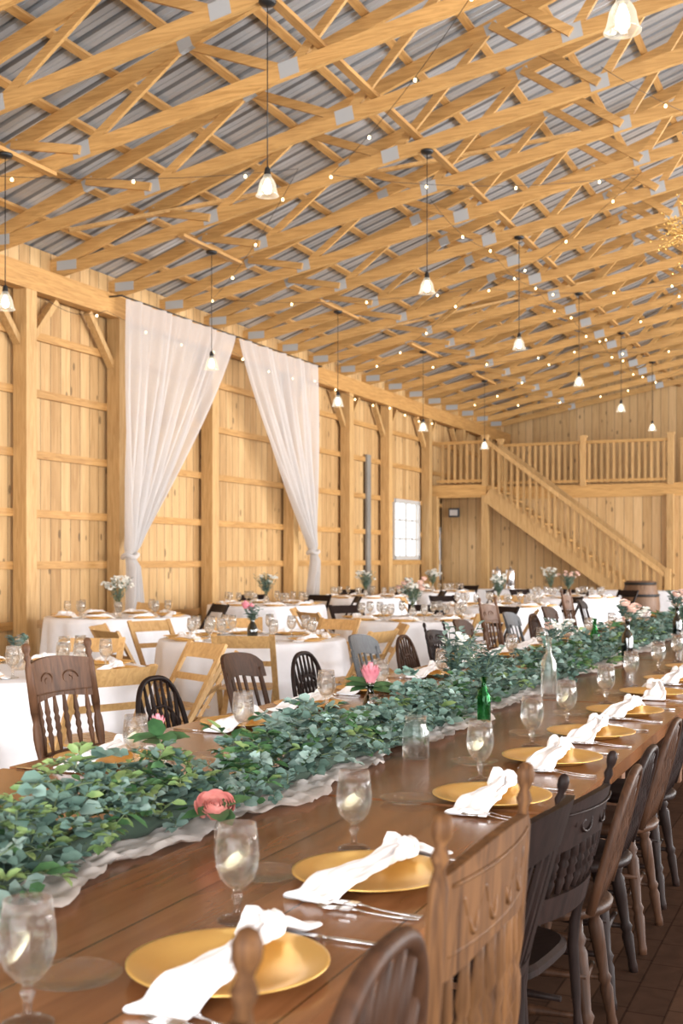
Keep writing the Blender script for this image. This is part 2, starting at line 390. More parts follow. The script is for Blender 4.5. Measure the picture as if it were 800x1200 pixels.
ob('wall_plate_beam',b.mesh('wall_plate_beam',[M_ty]),label='heavy pine beam along the top of the wall',cat='beam',kind='structure')
for z in(.6,1.34,1.99,2.73,3.50,4.22):
    segs=[(Y0,Y1)] if not 1.5<z<2.6 else [(Y0,24.65),(26.45,Y1)]
    b=B()
    for a,c in segs: b.box((XL-.02,(a+c)/2,z),(.045,c-a,.10))
    ob('wall_girt',b.mesh('wall_girt',[M_ty]),label='horizontal pine girt across the wall boards',cat='beam',group='wall girts',kind='structure')
posts=[-.3,2.15,4.6,7.05,9.45,11.87,13.85,16.4,19.3,21.85,24.0,26.6,29.2,31.6]
for y in posts:
    b=B(); b.box((XL+.10,y,2.36),(.2,.2,4.72)); ob('wall_post',b.mesh('wall_post',[M_tz]),label='square pine post standing against the wall',cat='post',group='wall posts',kind='structure')
    for s in(-1,1):
        if y==16.4 or (y==19.3 and s<0) or (y==13.85 and s>0): continue
        board('knee_brace',(XL+.06,y+s*.08,4.06),(XL+.06,y+s*.64,4.70),.08,.10,M_tz,'short diagonal pine knee brace at a post',up=(1,0,0),group='knee braces')
b=B(); b.box((XL+.02,23.15,1.8),(.05,.2,3.6)); ob('grey_wall_strip',b.mesh('grey_wall_strip',[M_grey]),label='narrow grey upright strip on the wall',cat='door',kind='structure')  # plain grey strip set upright against the wall boards
# ============================================================ LOFT
LY=28.0; LZ=3.15
b=B(); b.box(((XL+XR)/2,LY+.03,LZ/2-.1),(XR-XL,.06,LZ-.2)); struct('wall_loft',b,M_wallx,'pine board wall beneath the loft','wall')
b=B(); b.box(((XL+XR)/2,(LY+Y1)/2,LZ-.1),(XR-XL,Y1-LY,.2)); b.box((-8.78,27.45,LZ-.1),(1.44,1.1,.2)); b.box((-8.78,26.88,LZ-.14),(1.5,.05,.3)); b.box(((-8.06+XR)/2,LY-.03,LZ-.14),(XR+8.06,.05,.3))
ob('loft_platform',b.mesh('loft_platform',[M_tx]),label='pine loft deck with stair landing',cat='loft',kind='structure')
newel=B(); newel.box((0,0,.55),(.13,.13,1.15)); newel.box((0,0,1.14),(.17,.17,.04))
def railing(p,q,label,newels=(0,1),zlow=.1):
    p=Vector(p);q=Vector(q); e=ob('loft_railing',None,None,p,0,None,label,'railing'); d=q-p
    for h,w,t in((1.0,.10,.07),(zlow,.07,.06)):
        bb=B(); bb.beam((0,0,h),d+Vector((0,0,h)),w,t); ob('handrail' if h>.5 else 'bottom_rail',bb.mesh('rail',[M_tx]),e)
    n=int(abs(d.x+d.y)/.14); bal=B(); bal.box((0,0,.52),(.055,.055,.94)); me=bal.mesh('baluster',[M_tz])
    for i in range(1,n): ob('baluster',me,e,loc=d*i/n)
    nm=newel.mesh('newel_post',[M_tz])
    for t in newels: ob('newel_post',nm,e,loc=d*t)
railing((XL+.25,26.9,LZ),(-8.06,26.9,LZ),'pine baluster railing on the stair landing',(1,))
railing((-8.0,LY-.03,LZ),(-4.0,LY-.03,LZ),'pine baluster railing along the loft edge',(0,.5,1))
railing((-3.9,LY+1.3,LZ),(-1.0,LY+1.3,LZ),'pine baluster railing set back on the loft',(0,1))
for (x,y) in((-9.3,26.9),(-8.06,26.9),(-4.0,27.9),(-3.5,29.2)):
    b=B(); b.box((x,y,(LZ-.25)/2),(.15,.15,LZ-.25)); ob('loft_post',b.mesh('loft_post',[M_tz]),label='pine post holding up the loft',cat='post',group='loft posts',kind='structure')
e=ob('staircase',None,None,(-8.0,26.85,0),0,None,'pine open staircase running down from the loft landing','staircase')
run=4.1; nst=17
for yy in(.0,1.0):
    b=B(); b.beam((0,yy,LZ-.20),(run,yy,-.02),.06,.40); ob('stringer',b.mesh('stringer',[M_tz]),e)
tr=B(); tr.box((0,0,0),(.29,.94,.04)); me=tr.mesh('tread',[M_tx])
for i in range(1,nst): ob('tread',me,e,loc=(run*i/nst-.05,.52,LZ*(1-i/nst)))
for yy in(-.03,1.0):
    b=B(); b.beam((0,yy,LZ+1.0),(run,yy,1.02),.09,.09); ob('handrail',b.mesh('handrail',[M_tz]),e)
bal=B(); bal.box((0,0,.47),(.055,.055,1.0)); me=bal.mesh('baluster',[M_tz])
for i in range(1,28): ob('baluster',me,e,loc=(run*i/28,-.03,LZ*(1-i/28)+.02))
nm=B(); nm.box((0,0,.6),(.12,.12,1.2)); ob('newel_post',nm.mesh('newel_post',[M_tz]),e,loc=(run,-.03,0))
# ============================================================ CURTAINS
def curtain(ya,yb,tie_at,zt,label):
    top=4.93; W=yb-ya; n=150; vs=[];fs=[]; b=B()
    zs=[top-(top-zt)*i/26 for i in range(27)]+[zt-(zt)*i/10*.99 for i in range(1,11)]
    for z in zs:
        if z>=zt: v=(top-z)/(top-zt); w=1-v**1.15*.965
        else: v=(zt-z)/zt; w=.035+.06*min(1,v*2.2)
        for i in range(n+1):
            u=i/n; full=ya+u*W
            y=tie_at+(full-tie_at)*w
            amp=.025+.035*min(1,(1-w)*1.6)
            if abs(z-zt)<.12: amp*=.5
            x=-9.08+amp*math.sin(u*2*pi*12+1.3*math.sin(u*17)+.5*math.sin(z*1.3+u*5))+.03*math.sin(u*31+z)
            if z<zt: x+=.05*(1-v)
            vs.append((x,y,z))
    for r in range(len(zs)-1):
        for i in range(n): a=r*(n+1)+i; fs.append((a,a+1,a+n+2,a+n+1))
    b.add(vs,fs,True)
    e=ob('curtain',None,None,(0,0,0),0,None,label,'curtain')
    ob('curtain_panel',b.mesh('curtain_panel',[M_sheer]),e)
    b=B(); b.tube([(-9.08+.10*math.cos(t),tie_at+.09*math.sin(t)+(W*.02 if tie_at<ya+1 else -W*.02),zt+.02*math.sin(3*t)) for t in [2*pi*i/20 for i in range(20)]],.035,8,closed=True)
    ob('tieback',b.mesh('tieback',[M_sheer]),e)
curtain(13.62,16.75,13.62,1.46,'white sheer curtain gathered with a tieback on the wall beam')
curtain(16.82,19.85,19.62,1.54,'white sheer curtain swept to one side with a tieback')
b=B(); b.tube([(-9.1,13.5,4.95),(-9.1,19.95,4.95)],.012,8)
for y in(13.5,16.78,19.95): b.tube([(-9.3,y,4.95),(-9.08,y,4.95)],.012,6)
ob('curtain_rod',b.mesh('curtain_rod',[M_black]),label='dark metal curtain rod along the beam',cat='curtain rod')
# ============================================================ LONG TABLES
TZ=.75
tb=B(); tb.box((0,1.24,TZ-.0225),(1.79,2.47,.045))
ap=B(); 
for x in(-.6,.6): ap.box((x,1.25,.655),(.03,2.1,.1))
for y in(.2,2.3): ap.box((0,y,.655),(1.2,.03,.1))
legp=[]
for x in(-.52,.52):
    for y in(.25,2.25):
        l=B(); l.box((x,y,.30),(.09,.09,.6)); l.box((x,y,.655),(.10,.10,.1)); legp.append(('leg',l,M_tleg))
ltab=Proto([('tabletop',tb,M_table),('apron',ap,M_tleg)]+legp)
for i in range(6):
    ltab.put('farm_table','dark-stained wide wooden farm table set end to end','table',(-1.625,.6+2.5*i,0),group='long row of farm tables')
# ============================================================ CHAIRS
LEGP=[(0,.014),(.05,.016),(.1,.014),(.3,.020),(.34,.015),(.38,.022),(.42,.015),(.62,.021),(.78,.023),(.82,.016),(.86,.024),(.9,.018),(1,.020)]
SPN=[(0,.006),(.15,.008),(.3,.012),(.36,.008),(.42,.013),(.5,.009),(.58,.013),(.64,.008),(.7,.012),(.85,.008),(1,.006)]
def chair_legs(parts,m,w,d,sz,back=False,splay=.03):
    tops=[(-w,d),(w,d)]+([(-w,-d),(w,-d)] if not back else [])
    for x,y in tops:
        l=B(); sx=math.copysign(splay,x); sy=math.copysign(splay,y)
        l.turned((x+sx,y+sy,0),(x,y,sz),LEGP,10); parts.append(('leg',l,m))
    STP=[(0,.008),(.2,.010),(.45,.015),(.5,.018),(.55,.015),(.8,.010),(1,.008)]
    k=splay*.6; L=[]
    for z in(.16,.27): 
        for s in(-1,1): L.append(((s*(w+k),d+k,z),(s*(w+k),-d-k*(0 if back else 1),z)))
    for z in(.2,.3): L.append(((-w-k,d+k,z),(w+k,d+k,z)))
    L.append(((-w-k,-d,.2),(w+k,-d,.2)))
    for p,q in L: st=B(); st.turned(p,q,STP,8); parts.append(('stretcher',st,m))
def seat_b(w,d,z,t=.035,n=28):
    s=B(); pts=[]
    for i in range(n):
        a=2*pi*i/n; c,sn=math.cos(a),math.sin(a); p=.5
        x=w*math.copysign(abs(c)**p,c); y=d*math.copysign(abs(sn)**p,sn); x*=1+.07*(y/d)
        pts.append((x,y))
    rings=[(.90,z-t),(1,z-t*.7),(1,z-t*.25),(.94,z),(.5,z-.008)]
    vs=[(x*k,y*k,zz) for k,zz in rings for x,y in pts]; fs=[tuple(range(n-1,-1,-1)),tuple(range(4*n,5*n))]
    for r in range(4):
        for i in range(n): a=r*n+i; bq=r*n+(i+1)%n; fs.append((a,bq,bq+n,a+n))
    s.add(vs,fs,False); return s
def pressed_back(m,w=.44,h=1.08,crest=.17,nsp=6,lz=.60,rs=.85,scroll=True,rake=.11,bow=.035):
    P=[]; hw=w/2-.02; sz=.45
    yb=lambda z:-.19-rake*max(0,(z-sz)/(h-sz))
    for s in(-1,1):
        p=B(); z=[0,.03,.08,.2,.25,.30,.42,.48,.52,.56,.60,.62,.66,.70,.74,.76,.80,h-.28,h-.1,h-.075,h-.06,h-.045,h-.03,h-.015,h-.004,h]
        r=[.013,.016,.014,.021,.015,.02,.022,.022,.016,.022,.022,.015,.021,.024,.021,.015,.02,.021,.019,.011,.019,.011,.020,.021,.014,.004]
        p.tube([(s*hw,yb(q)-(.03*(1-q/sz) if q<sz else 0),q) for q in z],[q*rs for q in r],12); P.append(('back_post',p,m))
    c=B(); zt=h-.085; zb_=zt-crest
    cy=lambda x,z: yb(z)-bow*(1-(x/hw)**2)
    c.panel(-hw,hw,lambda x:zb_+.008*math.cos(x/hw*pi),lambda x:zt+.020*math.cos(x/hw*pi/2),cy,.018,20,4)
    for sd in(-1,1):
        if scroll:
            for s in(-1,1):
                c.tube([(s*(hw*.35+.05*math.cos(t)*(1-t/10)),cy(s*(hw*.35+.05*math.cos(t)*(1-t/10)),(zt+zb_)/2)+.009*sd,(zt+zb_)/2+.036*math.sin(t)*(1-t/10)) for t in [i*.45 for i in range(18)]],.0035,5)
        else:
            for s in(-1,1):
                for q in range(4):
                    x0=s*hw*(.12+.18*q); zc=(zt+zb_)/2
                    c.tube([(x0+s*.030*t,cy(x0+s*.030*t,zc)+.008*sd,zc+.028*math.sin(pi*t)*(1 if q%2 else -1)) for t in [i/6 for i in range(7)]],[.002,.004,.005,.005,.004,.003,.001],5)
        c.tube([(x*hw*.9/8,cy(x*hw*.9/8,zb_)+.009*sd,zb_+.024) for x in range(-8,9)],.003,5)
        c.tube([(x*hw*.9/8,cy(x*hw*.9/8,zt)+.009*sd,zt-.016) for x in range(-8,9)],.003,5)
    P.append(('crest_rail',c,m))
    lr=B(); lr.panel(-hw,hw,lambda x:lz-.03,lambda x:lz+.03,cy,.018,10,1)
    P.append(('lower_rail',lr,m))
    for i in range(nsp):
        x=hw*(-.78+1.56*i/(nsp-1)); sp=B(); sp.turned((x,cy(x,lz),lz+.02),(x,cy(x,zb_),zb_+.02),SPN,8); P.append(('spindle',sp,m))
    P.append(('seat',seat_b(.215,.205,sz),m))
    chair_legs(P,m,.17,.16,sz-.02,back=True)
    return Proto(P)
def bow_back(m,w=.36,h=.95,nsp=7):
    P=[]; sz=.45; hw=w/2
    yb=lambda z:-.17-.10*(z-sz)/(h-sz)
    def hoop(a,k=1.):
        x=-hw*math.copysign(abs(math.cos(a))**.75,math.cos(a))*k; z=sz+(h-sz)*abs(math.sin(a))**.62*k
        return (x,yb(z),z)
    hb=B(); hb.tube([hoop(pi*i/30) for i in range(31)],[.013]*31,10); P.append(('bow',hb,m))
    h2=B(); h2.tube([(hoop(pi*i/24,.68)) for i in range(25)],[.009]*25,8); P.append(('inner_bow',h2,m))
    for i in range(nsp):
        x=hw*(-.72+1.44*i/(nsp-1)); zt=sz+(h-sz)*(1-abs(x/hw)**(1/.75*2))**.31
        sp=B(); sp.turned((x*.85,-.17,sz-.01),(x,yb(zt),zt),SPN,8); P.append(('spindle',sp,m))
    s=B(); s.lathe([(0,sz-.04),(.17,sz-.04),(.2,sz-.03),(.205,sz-.012),(.19,sz),(.1,sz-.008),(0,sz-.01)],32); P.append(('seat',s,m))
    chair_legs(P,m,.13,.12,sz-.03,splay=.06)
    return Proto(P)
def slat_back(m,w=.42,h=.94,ns=5,crest=.10,sw=.026):
    P=[]; sz=.45; hw=w/2-.018
    yb=lambda z:-.19-.12*max(0,(z-sz)/(h-sz))**1.2
    for s in(-1,1):
        p=B(); p.tube([(s*hw,yb(q)-(.05*(1-q/sz) if q<sz else 0),q) for q in(0,.2,.4,.5,.6,.7,.8,h-.08)],[.015,.018,.019,.017,.016,.015,.014,.013],8); P.append(('back_post',p,m))
    cy=lambda x,z: yb(z)-.04*(1-(x/hw)**2)
    c=B(); c.panel(-hw-.03,hw+.03,lambda x:h-crest-.02+.01*math.cos(x/hw*pi),lambda x:h+.012*math.cos(x/hw*pi/2)-.02*(abs(x)/hw)**6,cy,.018,14,3); P.append(('crest_rail',c,m))
    lr=B(); lr.panel(-hw,hw,lambda x:.56,lambda x:.59,cy,.016,10,1); P.append(('lower_rail',lr,m))
    for i in range(ns):
        x=hw*(-.7+1.4*i/(ns-1))
        sl=B(); sl.beam((x,cy(x,.58),.58),(x,cy(x,h-crest),h-crest),sw,.009,up=(0,1,0)); P.append(('slat',sl,m))
    P.append(('seat',seat_b(.21,.205,sz),m)); chair_legs(P,m,.17,.16,sz-.02,back=True)
    return Proto(P)
def folding(m):
    P=[]
    for s in(-1,1):
        a=B(); a.beam((s*.215,.22,0),(s*.215,-.27,.86),.022,.042,up=(1,0,0)); P.append(('back_post',a,m))
        a=B(); a.beam((s*.185,-.24,0),(s*.185,.19,.44),.022,.040,up=(1,0,0)); P.append(('leg',a,m))
    st=B()
    for i in range(6): st.box((0,-.14+i*.066,.455),(.39,.052,.016))
    P.append(('seat',st,m))
    bk=B(); f=lambda z:.22-.49*z/.86
    bk.panel(-.21,.21,lambda x:.76,lambda x:.855,lambda x,z:f(z)-.02*(1-(x/.21)**2),.016,8,1)
    bk.panel(-.21,.21,lambda x:.62,lambda x:.66,lambda x,z:f(z),.014,4,1)
    P.append(('backrest',bk,m))
    r=B(); r.tube([(-.21,.14,.14),(.21,.14,.14)],.010,8); r.tube([(-.185,-.18,.06),(.185,-.18,.06)],.010,8); P.append(('stretcher',r,m))
    return Proto(P)
C_oak=pressed_back(M_oak,.44,1.08,.15); C_oakL=pressed_back(M_oakL,.46,1.09,.135,nsp=7,lz=.58,rs=.72,scroll=False,rake=.045,bow=.02); C_dpr=pressed_back(M_dark,.42,.93,.10,nsp=8,rs=.65)
C_bow=bow_back(M_brown,.37,1.0); C_bow2=bow_back(M_brown,.38,.82); C_bow3=bow_back(M_brown,.38,.86); C_bowD=bow_back(M_dark,.38,.86); C_bowL=bow_back(M_dark,.38,.80)
C_sl=slat_back(M_dark,.42,.92,ns=7,crest=.075,sw=.016); C_sl2=slat_back(M_slate,.44,.90); C_sl3=slat_back(M_brown,.43,.90)
C_fn=folding(M_nat); C_fd=folding(M_dark)
near=[(C_oakL,-.74,.74,0,'oak pressed-back chair with turned finials tucked under the table'),(C_bow,-.74,1.21,0,'brown bow-back spindle chair tucked under the table'),
(C_oakL,-.735,1.69,0.0,'worn oak pressed-back chair with carved crest and finials'),(C_sl,-.90,2.38,-.04,'dark slat-back wooden chair at the table'),
(C_dpr,-.90,2.92,-.10,'dark carved-back spindle chair at the table'),(C_bow2,-.86,3.44,.05,'low brown bow-back chair with turned legs'),
(C_bowL,-.90,3.98,.0,'low dark bow-back spindle chair'),(C_bow2,-.90,4.55,.0,'low brown bow-back chair with turned legs'),(C_bowL,-.92,5.15,.0,'low dark bow-back spindle chair')]
for c,x,y,r,l in near: c.put('dining_chair',l,'chair',(x,y,0),pi/2+r,group='mismatched vintage dining chairs')
far=[(C_oak,4.09,'oak pressed-back chair with spindle back and finials'),(C_bowD,4.78,'low dark bow-back chair'),(C_sl3,5.7,'brown slat-back chair with curved crest'),
(C_bowD,6.4,'dark bow-back chair'),(C_sl2,7.41,'slate grey slat-back chair'),(C_bow3,8.1,'brown bow-back chair'),(C_dpr,8.85,'dark carved-back spindle chair'),(C_sl3,9.6,'brown slat-back wooden chair'),
(C_oak,10.3,'oak pressed-back chair'),(C_sl2,11.1,'slate grey slat-back chair'),(C_bow3,11.8,'brown bow-back chair'),(C_sl3,12.6,'brown slat-back chair'),(C_oak,13.4,'oak pressed-back chair'),(C_sl,14.3,'dark slat-back chair')]
for c,y,l in far: c.put('dining_chair',l+' across the long table','chair',(-2.78,y,0),-pi/2+U(-.08,.08),group='mismatched vintage dining chairs')
# ============================================================ TABLEWARE
ch=B(); ch.lathe([(0,.004),(.05,.0),(.098,0),(.108,.003),(.118,.010),(.158,.019),(.165,.020),(.165,.0225),(.158,.022),(.117,.0125),(.105,.006),(.0,.006)],48)
P_ch=Proto([('charger_plate',ch,M_gold)])
sg=B(); sg.lathe([(0,.002),(.045,0),(.05,.003),(.075,.010),(.078,.0125),(.074,.0125),(.048,.006),(0,.0045)],36)
P_sp=Proto([('glass_plate',sg,M_plateg)])
out=[(0,0),(.036,0),(.037,.003),(.030,.007),(.010,.012),(.0065,.020),(.0060,.035),(.010,.043),(.011,.047),(.007,.053),(.008,.060),(.020,.068),(.032,.082),(.039,.102),(.041,.122),(.0385,.150),(.0345,.181)]
inn=[(.0328,.181),(.0367,.150),(.0385,.122),(.0366,.102),(.0296,.084),(.0175,.072),(0,.069)]
gl=B(); gl.lathe(out+inn,48,rip=lambda k,t:(.018*math.cos(12*t) if 11<=k<=13 else 0))
wt=B(); wt.lathe([(0,.0698),(.0168,.0728),(.0288,.0848),(.0358,.102),(.0378,.122),(.0370,.140),(0,.140)],28)
le=B(); le.lathe([(0,-.0012),(.018,-.0012),(.020,-.0006),(.020,.0006),(.018,.0012),(0,.0012)],20,at=(.008,.0,.112),M=Matrix.Rotation(1.0,3,'Y'))
ic=B(); ri=random.Random(3)
for q in range(3): ic.box((.016*math.cos(q*2.2+1),.016*math.sin(q*2.2+1),.130+.003*(q%2)),(.015,.014,.013),M=Matrix.Rotation(ri.uniform(0,3),3,'X')@Matrix.Rotation(ri.uniform(0,3),3,'Z'))
GP=[('bowl',gl,M_glass),('water',wt,M_water),('ice',ic,M_ice,'stuff')]
P_go=Proto(GP); P_gl=Proto(GP+[('lemon_slice',le,M_lemon)])
f=B(); f.tube([(0,-.10,.003),(0,-.05,.003),(0,.0,.006),(0,.03,.010)],[.007,.005,.003,.005],8,fl=.35)
f.box((0,.043,.010),(.022,.022,.0025))
for i in range(4): f.tube([(-.009+.006*i,.052,.010),(-.009+.006*i,.08,.009),(-.009+.006*i,.10,.012)],[.0018,.0016,.0008],6)
P_fk=Proto([('fork',f,M_silver)])
f=B(); f.tube([(0,-.11,.004),(0,-.02,.004),(0,.0,.004)],[.007,.006,.004],8,fl=.5); f.box((.001,.055,.004),(.016,.11,.0018)); f.lathe([(0,0),(.008,0),(.008,.0018),(0,.0018)],12,at=(.001,.11,.0031))
P_kn=Proto([('knife',f,M_silver)])
def napkin_b(seed,L=.5):
    r=random.Random(seed); b=B(); ph=[r.uniform(0,6.3) for _ in range(6)]
    def zb(y):
        a=abs(y)
        return .024 if a<.155 else max(.003,.024-.021*(a-.155)/.05)
    def band(y0,y1,w0,w1,h0,h1,curve,seed2,n=36,m=56,lift=0.):
        vs=[];fs=[]
        for i in range(n+1):
            t=i/n; y=y0+(y1-y0)*t; w=w0+(w1-w0)*t**.8; h=h0+(h1-h0)*t; cx=curve*math.sin(t*pi*.9)
            w*=1+.14*math.sin(5*t+ph[seed2]); 
            for j in range(m):
                a=2*pi*j/m; c,s=math.cos(a),math.sin(a)
                q1=abs(math.sin(2.6*c+ph[seed2]+t*1.5)); q2=abs(math.sin(5.3*c+ph[seed2+1]-t*2))
                fold=.75*q1+.35*q2-.5
                x=cx+w/2*math.copysign(abs(c)**.75,c)
                z=zb(y)+lift*math.sin(t*pi)+h*(.5+.5*s)*(1+(fold if s>0 else 0))
                nv=MN.noise(Vector((x*20+seed*3,y*12,s*.7+seed2)))
                x+=.012*MN.noise(Vector((x*9,y*18+seed,3.3+s))); yy=y+(.02*MN.noise(Vector((x*30,seed,seed2))) if i in(0,n) else 0)
                z+=.010*nv*max(s,0)
                vs.append((x,yy,max(z,zb(y))))
        for i in range(n):
            for j in range(m): a=i*m+j;c_=i*m+(j+1)%m; fs.append((a,c_,c_+m,a+m))
        fs.append(tuple(range(m-1,-1,-1))); fs.append(tuple(range(n*m,(n+1)*m)))
        b.add(vs,fs,True)
    k=.09
    band(-L/2,k,.100,.040,.012,.030,.022,0,lift=.004)
    band(k,L/2+.01,.034,.115,.028,.008,-.016,2,n=20)
    for q in range(2):
        pts=[]
        for i in range(24):
            t=2*pi*i/24
            pts.append((.023*math.cos(t+.5*q),k+(.010 if q else -.010)+.014*math.sin(t+q*1.3)+.008*math.cos(2*t),.024+.019+.015*math.sin(t)+.004*math.sin(3*t+q)))
        b.tube(pts,[.0135+.003*math.sin(2*i*.5+q) for i in range(24)],12,closed=True,fl=1.15)
    o=len(b.v); b.lathe([(0,-.018),(.014,-.012),(.020,0),(.015,.012),(0,.016)],14,at=(.002,k,.042))
    for i in range(o-576,len(b.v)):
        v=Vector(b.v[i]); d=MN.noise_vector(v*50+Vector((seed,0,0)))*.006; v+=d; v.z=max(v.z,.026); b.v[i]=tuple(v)
    return b
P_nap=[Proto([('napkin',napkin_b(s,l),M_nap)]) for s,l in((1,.47),(2,.44),(3,.46),(4,.48))]
def setting(x,y,side,detail=True):
    P_ch.put('charger_plate','gold charger plate with a wide rim','plate',(x,y,TZ+.0005),group='gold charger plates')
    random.choice(P_nap).put('napkin','white linen napkin tied in a knot across a charger','napkin',(x,y+U(-.02,.02),TZ+.001),U(-.22,.14),group='knotted white napkins')
    if detail:
        for k,dy in enumerate((-.235,-.205)): P_fk.put('fork','silver fork beside a charger','fork',(x+.09*side,y+dy*side,TZ+.0005),pi/2*side+U(-.12,.12),group='silver forks')
        P_kn.put('knife','silver dinner knife beside a charger','knife',(x+.07*side,y+.215*side,TZ+.0005),pi/2*side+U(-.1,.1),group='silver knives')
nearY=[1.70,2.31,3.20,3.90,4.52,5.22,6.0,6.7,7.5,8.3,9.2,10.1,11,12,13,14]
for i,y in enumerate(nearY): setting(-.94,y,1)
farY=[3.30,4.245,4.90,5.6,6.5,7.2,7.95,8.8,9.6,10.4,11.3,12.2,13.1,14.1]
for y in farY: setting(-2.29,y,-1,detail=y<8)
def gob(x,y,z=TZ,lem=False):
    (P_gl if lem else P_go).put('water_goblet','clear glass water goblet'+(' with a lemon slice' if lem else ' filled with water'),'glass',(x,y,z),U(2.2,4.2),group='water goblets')
for x,y,l in((-1.06,1.95,1),(-1.075,2.54,1),(-1.10,1.395,1),(-1.056,3.47,1),(-1.08,4.18,0),(-1.09,4.77,1),(-1.085,5.55,0),(-1.12,6.4,0),(-1.1,7.2,0),(-1.1,8.0,0),(-1.1,8.9,0),(-1.1,9.8,0),(-1.1,10.8,0),(-1.1,11.8,0),
  (-2.09,3.18,1),(-2.09,3.89,1),(-2.16,4.79,0),(-2.16,5.44,0),(-2.1,6.2,0),(-2.1,6.9,0),(-2.1,7.6,0),(-2.1,8.4,0),(-2.1,9.2,0),(-2.1,10,0),(-2.1,11,0),(-2.1,12,0)): gob(x,y,lem=bool(l))
for x,y in((-1.147,3.09),(-1.147,2.24),(-1.147,1.567),(-2.03,2.59),(-2.02,3.51),(-1.16,3.75),(-1.16,4.45),(-1.15,5.1),(-2.04,4.35),(-2.04,5.1),(-1.15,6.0)):
    P_sp.put('glass_plate','small clear glass bread plate','plate',(x,y,TZ+.0005),group='clear glass bread plates')
GX=lambda y:-1.555+.025*math.sin(y*2.1)+.015*math.sin(y*5)
b=B(); vs=[];fs=[]; n=620; m=18
for i in range(n+1):
    y=1.0+13.5*i/n; wL=.10+.03*math.sin(y*5.1)+.02*math.sin(y*13); wR=.12+.035*math.sin(y*4.3+1)+.028*math.sin(y*11)+.01*math.sin(y*37)
    for j in range(m+1):
        t=j/m; x=-1.55-wL+(wL+wR)*t; z=TZ+.004+.016*abs(MN.noise(Vector((x*11,y*9,0))))+.026*abs(MN.noise(Vector((x*26,y*20,4))))
        vs.append((x,y+.02*math.sin(x*20),z))
for i in range(n):
    for j in range(m): a=i*(m+1)+j; fs.append((a,a+1,a+m+2,a+m+1))
b.add(vs,fs,True); ob('gauze_runner',b.mesh('gauze_runner',[M_gauze]),label='crinkled blush gauze runner beneath the garland',cat='table runner')
# garland
fo=B(); stm=B()
def sprig(root,d,L,lw,kind,nl):
    d=Vector(d).normalized(); p=Vector(root); pts=[p.copy()]; up=Vector((0,0,1))
    for i in range(nl):
        d=(d+Vector((U(-.14,.14),U(-.14,.14),-.10+U(-.05,.05)))).normalized()
        p=p+d*(L/nl)
        if p.z<TZ+.015: p.z=TZ+.015+U(0,.012); d.z=abs(d.z)*.3
        pts.append(p.copy())
        sd=d.cross(up); sd=sd.normalized() if sd.length>.01 else Vector((1,0,0))
        for s in(-1,1):
            ld=(sd*s+d*U(.2,.9)+up*U(-.3,.7)).normalized()
            nrm=(up+Vector((U(-.6,1.0),U(-1.0,.4),0))).normalized()
            fo.m=kind if R()<.80 else (kind+1)%4
            k=(1-.4*i/nl)*U(.65,1.3)
            if kind==3: fo.leaf(p,ld,nrm,lw*1.05*k,lw*.5*k,.2,.1)
            elif kind==2: fo.leaf(p,ld,nrm,lw*1.5*k,lw*.5*k,.2,.15)
            else: fo.leaf(p,ld,nrm,lw*k,lw*.9*k,U(.03,.25),U(-.1,.3))
    fo.leaf(p,d,up,lw*.8,lw*.6,.2)
    stm.tube(pts,.0016,4)
y=1.0
while y<14.3:
    near_=y<6.2; dens=225 if y<4.8 else (140 if y<7 else 75)
    y+=1./dens
    cx=GX(y); lump=1+.32*math.sin(y*6.3)+.22*math.sin(y*15+1)
    off=max(-.085,min(.085,random.gauss(0,.048))); mound=.14*(1-(off/.14)**2)*lump
    root=(cx+off,y+U(-.05,.05),TZ+.02+mound*U(.2,1.))
    ang=random.choice((1,-1))*U(.0,.7); 
    if abs(off)>.05: ang=abs(ang)*math.copysign(1,off)
    if R()<.06: ang=math.copysign(U(.8,1.3),ang)
    sg_=random.choice((1,-1)) if R()<.5 else -1
    d=(math.sin(ang)*1.0,math.cos(ang)*sg_,U(.0,1.0))
    r=R(); w_=.5+.5*math.sin(y*3.1+1)
    if y<2.7: kind=3 if r<.38 else (0 if r<.78 else (1 if r<.9 else 2))
    else: kind=0 if r<.42+.2*w_ else (1 if r<.80 else (2 if r<.9 else 3))
    sprig(root,d,U(.05,.13),U(.027,.046) if near_ else U(.034,.054),kind,random.randint(3,6))
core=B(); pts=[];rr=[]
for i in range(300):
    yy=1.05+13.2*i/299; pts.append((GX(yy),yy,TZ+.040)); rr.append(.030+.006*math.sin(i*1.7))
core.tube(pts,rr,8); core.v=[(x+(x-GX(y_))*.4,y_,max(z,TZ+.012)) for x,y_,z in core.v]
e=ob('eucalyptus_garland',None,None,(0,0,0),0,None,'lush eucalyptus greenery garland running down the table','garland')
ob('foliage',fo.mesh('foliage',M_lf),e,kind='stuff'); ob('stems',stm.mesh('stems',[M_stem]),e,kind='stuff'); ob('garland_core',core.mesh('garland_core',[M_core]),e)
